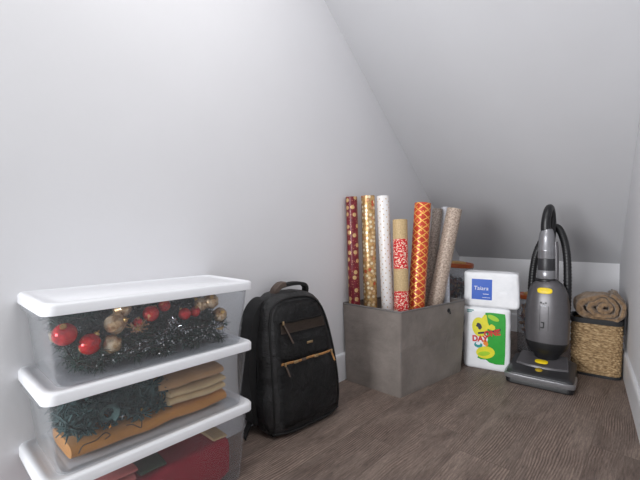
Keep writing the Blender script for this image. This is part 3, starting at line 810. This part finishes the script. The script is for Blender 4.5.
# ------------------------------------------------------------------ tubs with orange lids behind the packs
m_olid = simple('burnt_orange_lid', (176, 84, 36), .3, var=.2, nscale=14)
m_tlid = simple('tan_lid_top', (190, 150, 92), .45, var=.2, nscale=20)
m_leaf = simple('dried_leaf', (128, 56, 34), .75, var=.4, nscale=30); m_dleaf = simple('dark_pinecone', (48, 40, 36), .8, var=.3); m_flow = simple('dried_beige_flower', (200, 150, 104), .8, var=.3, nscale=40)
m_tub = clear_plastic('clear_tub_plastic', .16)
def tub(label, cx, cy, r, H, tilt, seed, flowers, flabel):
    t = thing('clear_tub', label, 'storage tub', (cx, cy, 0), 0)
    bm = bmesh.new(); lathe(bm, [(r*.84, 0), (r*.87, .004), (r*.96, H), (r*.94, H), (r*.85, .006)], 40); obj('tub_body', bm, m_tub, t)
    bm = bmesh.new(); lathe(bm, [(r*.975, H-.006), (r, H-.004), (r*1.0, H+.018), (r*.97, H+.022), (r*.9, H+.022), (r*.88, H+.018), (r*.6, H+.018)], 40)
    lidm = bmesh.ops.rotate(bm, verts=bm.verts[:], cent=(0, 0, H), matrix=Matrix.Rotation(tilt, 3, (.5, .8, 0)))
    ld = obj('tub_lid', bm, m_olid, t)
    bm = bmesh.new(); lathe(bm, [(r*.55, H+.019), (r*.55, H+.026), (r*.5, H+.03), (r*.2, H+.03)], 30)
    bmesh.ops.rotate(bm, verts=bm.verts[:], cent=(0, 0, H), matrix=Matrix.Rotation(tilt, 3, (.5, .8, 0))); obj('lid_knob', bm, m_tlid, ld)
    rnd = random.Random(seed); ft = thing('dried_flower_bunch', flabel, 'dried flowers', (cx, cy, .012))
    bs = bmesh.new(); bl = [bmesh.new() for _ in range(3)]
    for k in range(70):
        a = rnd.uniform(0, 2*PI); q = r*.62*math.sqrt(rnd.random()); h = rnd.uniform(.35, .86)*H
        p = Vector((q*math.cos(a), q*math.sin(a), h)); tube(bs, [(p.x*.35, p.y*.35, 0), (p.x*.7, p.y*.7, h*.5), p], .0016, 5)
        b = bl[rnd.choice(flowers)]
        for j in range(7):
            d = Vector((rnd.gauss(0, 1), rnd.gauss(0, 1), rnd.gauss(.3, .8))).normalized(); s = d.cross(Vector((rnd.gauss(0, 1), rnd.gauss(0, 1), .3))).normalized(); w = s.cross(d)*.0012
            L = .026; pts = [p, p+d*L*.5+s*.008, p+d*L, p+d*L*.5-s*.008]
            hi = [b.verts.new(x+w) for x in pts]; lw = [b.verts.new(x-w) for x in pts]; b.faces.new(hi); b.faces.new(lw[::-1])
            for i in range(4): b.faces.new((hi[i], lw[i], lw[(i+1) % 4], hi[(i+1) % 4]))
    obj('stems', bs, m_wire, ft)
    for nm, b, m in zip(('red_leaves', 'dark_leaves', 'beige_petals'), bl, (m_leaf, m_dleaf, m_flow)):
        if len(b.verts): obj(nm, b, m, ft, smooth=False)['kind'] = 'stuff'
tub('tall clear tub with burnt orange lid, behind the bin and the white pack', .955, 2.62, .115, .572, .05, 3, [0, 0, 1, 1, 2], 'rust and dark dried leaves inside the tall tub behind the bin')
tub('lower clear tub with orange lid between the packs and the vacuum', 1.428, 2.50, .10, .375, -.04, 8, [2, 2, 0, 2], 'beige dried flowers inside the lower tub behind the vacuum')

# ------------------------------------------------------------------ vacuum cleaner
m_vb = simple('black_vacuum_plastic', (27, 27, 29), .38, var=.1); m_vg = simple('gunmetal_plastic', (92, 90, 93), .34, .35, .06); m_vs = simple('silver_vacuum_plastic', (152, 152, 156), .28, .6, .05); m_vy = simple('yellow_badge', (232, 202, 20), .4); m_vd = simple('dark_grey_plastic', (52, 52, 55), .4, .1, .08)
m_hose = simple('black_hose_rubber', (26, 26, 28), .42, var=.15)
va = math.atan2(-.607, .795)
vac = thing('upright_vacuum', 'grey and black upright vacuum cleaner with coiled hose, standing before the basket', 'vacuum cleaner', (1.132, 1.9227, 0), va)
HX = .156
# cleaner head: black shell rising to the back
def headring(z, f0, b1, hx, r=.03): return [(x, y+(f0+b1)/2, zz) for x, y, zz in rrect(hx, (b1-f0)/2, r, z, 6)]
bm = bmesh.new()
loft(bm, [headring(.0, -.004, .285, HX-.008), headring(.005, -.010, .295, HX-.001), headring(.030, -.010, .298, HX), headring(.050, -.004, .298, HX-.002)])
hb = obj('cleaner_head', bm, m_vb, vac)
bm = bmesh.new()       # top shell sloped
def slope(y, z): return z + .10*max(0, y-.02)
rs = []
for z, i in ((.048, .002), (.058, .004), (.064, .012), (.066, .03)): rs.append([(x, y, slope(y, z)) for x, y, _ in headring(z, -.006+i*1.0, .296-i, HX-i)])
loft(bm, rs); obj('head_cover', bm, m_vd, vac)
bm = bmesh.new()       # silver bumper bent round the front
pts = [(-HX-.001, .13, .045), (-HX-.001, .03, .042), (-HX+.012, -.007, .042), (-.06, -.014, .042), (.06, -.014, .042), (HX-.012, -.007, .042), (HX+.001, .03, .042), (HX+.001, .13, .045)]
strip(bm, catmull(pts, 6), (0, -.25, 1), .026, .008); obj('bumper', bm, m_vs, vac)
bm = bmesh.new()       # hood plate
out = [(-.122, .120), (-.112, .235), (.112, .235), (.122, .120), (.06, .104), (0, .100), (-.06, .104)]
def hood(x, y, d): return Vector((x, y, .082+d+.34*max(0, y-.10)-.42*(x*x)))
a_, b_ = [bm.verts.new(hood(x, y, 0)) for x, y in out], [bm.verts.new(hood(x*1.04, y-.006, -.03)) for x, y in out]
bm.faces.new(a_); bm.faces.new(b_[::-1])
for i in range(7): bm.faces.new((a_[i], a_[(i+1) % 7], b_[(i+1) % 7], b_[i]))
bmesh.ops.bevel(bm, geom=[e for e in bm.edges], offset=.004, segments=2, affect='EDGES')
hd_ = obj('hood', bm, m_vg, vac)
def oval(cx, cy, cz_, rx, rz, th, tilt, name, m, par, n=28, e=2.6):
    bm = bmesh.new(); rings = []
    for q, y in ((1, 0), (1, -th), (.85, -th*1.6)): rings.append([(p[0], y, p[1]) for p in sring(rx*q, rz*q, 0, e, n)])
    loft(bm, rings)
    bmesh.ops.rotate(bm, verts=bm.verts[:], cent=(0, 0, 0), matrix=Matrix.Rotation(tilt, 3, 'X'))
    bmesh.ops.translate(bm, verts=bm.verts[:], vec=(cx, cy, cz_)); return obj(name, bm, m, par)
oval(-.002, .138, .0985, .031, .017, .003, -1.22, 'yellow_badge', m_vy, hd_)
oval(-.006, .072, .0705, .017, .020, .003, -1.45, 'yellow_badge', simple('old_gold_badge', (190, 160, 46), .4), hb, e=2)
for s in (-1, 1):
    bm = bmesh.new(); lathe(bm, [(.018, -.012), (.028, -.012), (.03, -.008), (.03, .008), (.028, .012), (.018, .012)], 24)
    bmesh.ops.rotate(bm, verts=bm.verts[:], cent=(0, 0, 0), matrix=Matrix.Rotation(PI/2, 3, 'Y')); bmesh.ops.translate(bm, verts=bm.verts[:], vec=(s*(HX-.05), .312, .0305)); obj('wheel', bm, m_hose, vac)
# body
VB = (.012, .225)
BP = [(.152, .084, .070), (.168, .096, .078), (.188, .103, .082), (.213, .106, .084), (.28, .108, .086), (.36, .107, .086), (.42, .103, .084), (.468, .096, .079), (.502, .085, .070), (.525, .068, .058), (.540, .050, .046)]
def vprof(z):
    for i in range(len(BP)-1):
        a, b = BP[i], BP[i+1]
        if a[0] <= z <= b[0]: t = (z-a[0])/(b[0]-a[0]); return [a[k]+(b[k]-a[k])*t for k in range(3)]
    return BP[-1]
bm = bmesh.new(); loft(bm, [sring(w, d, z, 2.5, 56, *VB) for z, w, d in BP[2:]]); vbody = obj('dust_housing', bm, m_vg, vac, angle=50)
bm = bmesh.new(); loft(bm, [sring(w+.002, d+.002, z, 2.5, 56, *VB) for z, w, d in [(.085, .056, .046), (.125, .060, .050)]+BP[:2]+[(.200, .1045, .083), (.204, .101, .08)]]); obj('lower_band', bm, m_vb, vac)
def vsurf(x, z, off):
    _, w, d = vprof(z); u = min(.99, abs(x)/w); return Vector((x+VB[0], VB[1]-d*(1-u**2.5)**(1/2.5)-off, z))
def on_body(fn, m, name, bm):
    for v in bm.verts: v.co = vsurf(v.co.x, v.co.z, v.co.y)
    return obj(name, bm, m, vbody)
bm = bmesh.new()
rr_ = []
for q, o in ((1, -.002), (1, .004), (.8, .006)): rr_.append([tuple(vsurf(-.006+p[0], .488+p[1], o)) for p in sring(.036*q, .016*q, 0, 2.8, 30)])
loft(bm, rr_); obj('yellow_badge', bm, m_vy, vbody)
def conf(name, x0, x1, z0, z1, off, m, n=8):
    bm = bmesh.new(); g = [[bm.verts.new(vsurf(x0+(x1-x0)*i/n, z0+(z1-z0)*j/n, off)) for i in range(n+1)] for j in range(n+1)]
    for j in range(n):
        for i in range(n): bm.faces.new((g[j][i], g[j][i+1], g[j+1][i+1], g[j+1][i]))
    bmesh.ops.solidify(bm, geom=bm.faces[:], thickness=.001); return obj(name, bm, m, vbody)
conf('white_sticker', -.022, .004, .402, .409, .0012, m_wh)
conf('side_line', -.0265, -.0245, .27, .406, .0012, m_vd); conf('side_line', .013, .015, .27, .406, .0012, m_vd)
for x0, x1, z0, z1_ in ((-.026, -.017, .418, .427), (-.014, -.006, .415, .421), (-.003, .006, .419, .426), (-.020, -.004, .312, .318), (-.010, -.004, .290, .312), (-.022, -.004, .283, .290)):
    conf('printed_mark', x0, x1, z0, z1_, .0012, m_vb, 3)
# neck and handle
NX, NY = .003, .225
bm = bmesh.new(); lathe(bm, [(.05, .530), (.053, .537), (.051, .545), (.047, .549)], 36, NX, NY); obj('neck_collar', bm, m_vb, vac)
bm = bmesh.new(); lathe(bm, [(.043, .545), (.046, .549), (.045, .592), (.043, .595)], 36, NX, NY); nk = obj('neck_cuff', bm, m_vs, vac)
bm = bmesh.new(); lathe(bm, [(.042, .593), (.043, .597), (.041, .660), (.040, .665)], 36, NX, NY); obj('dark_sleeve', bm, m_vd, vac)
bm = bmesh.new(); lathe(bm, [(.041, .661), (.0425, .665), (.0415, .70), (.0425, .703), (.0425, .709), (.041, .712), (.039, .775), (.036, .80), (.026, .826)], 36, NX, NY); obj('neck_tube', bm, m_vs, vac)
bm = bmesh.new(); tube(bm, [(NX+.047, NY+.01, .53), (NX+.048, NY+.01, .60), (NX+.046, NY+.01, .70), (NX+.042, NY+.012, .755)], .012, 12); obj('release_lever', bm, m_vg, vac)
bm = bmesh.new(); tube(bm, catmull([(NX, NY, .79), (NX-.005, NY-.004, .835), (NX-.003, NY-.004, .885), (NX+.003, NY+.010, .928), (NX+.008, NY+.045, .946), (NX+.012, NY+.085, .920), (NX+.014, NY+.105, .86), (NX+.012, NY+.10, .80), (NX+.010, NY+.07, .765), (NX+.006, NY+.035, .75)], 7), lambda t: .027-.006*math.sin(PI*t), 14); obj('handle_grip', bm, m_vb, vac)
# hose: from the left of the housing up over the back of the neck and down on the right
hp = catmull([(-.060, .315, .22), (-.078, .320, .34), (-.080, .320, .48), (-.072, .315, .60), (-.052, .310, .70), (-.012, .365, .80), (.035, .365, .838), (.070, .335, .785), (.092, .305, .69), (.100, .29, .56), (.100, .29, .42), (.094, .29, .28), (.075, .29, .17), (.03, .29, .12)], 22)
bm = bmesh.new(); n_ = len(hp)-1
tube(bm, hp, lambda t: .0195+.0018*math.sin(t*n_*PI*2/3), 14); obj('hose', bm, m_hose, vac, angle=80)

# ------------------------------------------------------------------ basket with blanket
m_rush = NT('woven_rush'); co = m_rush.coord()
f1 = m_rush.noise(m_rush.coord('Object', (1, 1, 3)), 60, 4, .6)
m_rush.base(m_rush.ramp(f1, [(.3, lin((92, 70, 44))), (.5, lin((150, 122, 86))), (.72, lin((204, 178, 138)))])); m_rush.set(Roughness=.75)
m_rush.bump(m_rush.noise(m_rush.coord('Object', (1, 1, 5)), 160, 3), .5, .003); m_rush = m_rush.m
m_bband = simple('black_basket_band', (34, 34, 36), .75, var=.25, nscale=60, bump=.3)
kb = PI/2 - YR - PI/2      # x axis along bR
kang = math.atan2(bR.y, bR.x)
BHX, BHY = .119, .105
kc = Vector((1.5476, 2.0709, 0)) - bR*.007 + aR*BHY
bk = thing('woven_basket', 'rounded square woven rush basket with black rim beside the right wall', 'basket', kc, kang)
bm = bmesh.new(); H = .302; NA, NZ_ = 216, 100; rings = []
def br(z): q = .95+.05*min(1, z/.2); return BHX*q, BHY*q
for j in range(NZ_+1):
    z = .012+(H-.012)*j/NZ_; hx, hy = br(z); base_ = sring(hx, hy, z, 5, NA); row = (j/NZ_)*17
    rg = []
    for k, p in enumerate(base_):
        ph = k/NA*36*2*PI/2
        w = abs(math.sin(PI*row)); tw = math.sin(ph + (PI if int(row) % 2 else 0) + (row % 1)*1.2)
        off = .0075*(w**.7)*(.55+.45*tw)-.003
        d = Vector((p[0]/hx**2, p[1]/hy**2, 0)).normalized()
        rg.append(Vector(p)+d*off)
    rings.append(rg)
inner = [sring(br(z)[0]-.008, br(z)[1]-.008, z, 5, NA) for z in (H, .2, .02)]
loft(bm, rings+inner, True, True); obj('woven_body', bm, m_rush, bk, angle=80)
for nm, z0, z1_, g in (('rim_band', H-.006, H+.022, .004), ('base_band', .0, .014, .003)):
    bm = bmesh.new()
    hx, hy = br(z0)
    loft(bm, [sring(hx+g-i, hy+g-i, z, 5, 80) for i, z in ((.012 if nm == 'rim_band' else .05, z0), (0, z0), (-.001, (z0+z1_)/2), (.001, z1_), (.011 if nm == 'rim_band' else .05, z1_))], nm != 'rim_band', nm != 'rim_band')
    if nm == 'rim_band':
        bm.verts.ensure_lookup_table(); n = 80; L_ = len(bm.verts)
        for k in range(n): bm.faces.new((bm.verts[k], bm.verts[(k+1) % n], bm.verts[L_-n+(k+1) % n], bm.verts[L_-n+k]))
    wob(bm, .0015, 30); obj(nm, bm, m_bband, bk)
bm = bmesh.new(); strip(bm, catmull([(.1235, -.06, .25), (.126, -.062, .33), (.128, -.05, .375), (.128, 0, .395), (.128, .05, .375), (.126, .062, .33), (.1235, .06, .25)], 6), (0, 1, 0), lambda t: .03, .006); obj('side_loop', bm, m_bband, bk)  # black band looped above the rim on the right side

m_fleece = NT('brown_fleece'); co = m_fleece.coord()
m_fleece.base(m_fleece.ramp(m_fleece.noise(co, 60, 5, .7), [(.3, lin((98, 76, 56))), (.7, lin((168, 138, 106)))])); m_fleece.set(Roughness=.95); m_fleece.b.inputs['Specular IOR Level'].default_value = .1; m_fleece.b.inputs['Sheen Weight'].default_value = .4
m_fleece.bump(m_fleece.noise(co, 170, 4, .7), .9, .008); m_fleece = m_fleece.m
bl_ = bmesh.new()
path = []
cx, cz_ = .036, .393
for k in range(100):                                   # one loosely wound roll, its outer turns pulled out towards the vacuum
    t = k/99; a = .6 + t*2*PI*3.1; q = .010+.068*t; c = math.cos(a)
    path.append((cx+q*c*(1.14 if c > 0 else 1.14+.95*t), cz_+q*.97*math.sin(a)))
P2 = catmull([(x, 0, z) for x, z in path], 2)
thk = .0112
for side in (0,):
    rings = []; ny = 22
    cen = []
    for i, p in enumerate(P2):
        t = (P2[min(i+1, len(P2)-1)]-P2[max(i-1, 0)]).normalized(); nrm_ = Vector((-t.z, 0, t.x)); cen.append((p, nrm_))
    grid = []
    for p, nr in cen:
        ring = []
        for s, ys in ((1, range(ny+1)), (-1, range(ny, -1, -1))):
            for j in ys:
                y = -.100+.195*j/ny; e = min(j, ny-j)/2; th = thk*(1 if e >= 1 else .55+.45*e)*(1+max(0, cx-p.x)*6.5)
                v = p + nr*th*s + Vector((0, y, 0))
                v += noise.noise_vector(Vector((p.x*14, y*12, p.z*14)))*.016 + noise.noise_vector(v*40)*.007 + noise.noise_vector(v*110)*.002
                v.y += .010*noise.noise(Vector((p.x*20, 3, p.z*20)))
                v.y = max(v.y, -.108)
                ring.append(v)
        grid.append(ring)
    loft(bl_, grid)
for v in bl_.verts: v.co.x = max(-.128, min(.134, v.co.x)); v.co.z = v.co.z-.004
o = obj('fleece_blanket', bl_, m_fleece, angle=80); o.location = kc; o.rotation_euler = (0, 0, kang)
tag(o, 'brown fuzzy blanket rolled up on top of the woven basket', 'blanket')

# ------------------------------------------------------------------ light and camera
w = bpy.data.worlds.new('World'); S.world = w; w.use_nodes = True
w.node_tree.nodes['Background'].inputs[0].default_value = (.97, .98, 1, 1); w.node_tree.nodes['Background'].inputs[1].default_value = .60
def area(name, loc, target, sx, sy, e, col=(1, 1, 1)):
    l = bpy.data.lights.new(name, 'AREA'); l.shape = 'RECTANGLE'; l.size = sx; l.size_y = sy; l.energy = e; l.color = col
    o = bpy.data.objects.new(name, l); COL.objects.link(o); o.location = loc
    o.rotation_euler = (Vector(target)-Vector(loc)).to_track_quat('-Z', 'Y').to_euler(); return o
area('ceiling_lamp', (-.10, .66, 2.38), (-.05, .72, 0), .6, .6, 13, (1, .985, .97))

cam = bpy.data.cameras.new('camera'); area('rear_fill_light', (-3.75, -2.6, .95), (1.3, 2.4, .6), 2.2, 1.7, 275, (.97, .985, 1))  # unseen area light added behind the camera to brighten the deep end
co_ = bpy.data.objects.new('camera', cam); COL.objects.link(co_)
cam.sensor_width = 36; cam.lens = 374.563*36/640; cam.clip_start = .01
cp, sp_ = math.cos(-.0205221), math.sin(-.0205221); cr, sr = math.cos(.00566178), math.sin(.00566178)
fw = Vector((0, cp, sp_)); up0 = Vector((0, -sp_, cp)); rt0 = Vector((1, 0, 0))
Rr = rt0*cr+up0*sr; Uu = up0*cr-rt0*sr
co_.matrix_world = Matrix(((Rr.x, Uu.x, -fw.x, 0), (Rr.y, Uu.y, -fw.y, 0), (Rr.z, Uu.z, -fw.z, CAMH), (0, 0, 0, 1)))
S.camera = co_
ROT = Matrix.Rotation(YL, 4, 'Z')          # the room's long side runs along Y
bpy.context.view_layer.update()
for o in list(S.objects):
    if o.parent is None:
        if o.type == 'MESH' and o.get('kind') == 'structure': o.data.transform(ROT)
        else: o.matrix_world = ROT @ o.matrix_world
S.view_settings.view_transform = 'Standard'; S.view_settings.look = 'None'; S.view_settings.gamma = 1; S.view_settings.use_curve_mapping = False
S.view_settings.exposure = 0.0
S.cycles.use_denoising = True
S.cycles.max_bounces = 12; S.cycles.transparent_max_bounces = 24
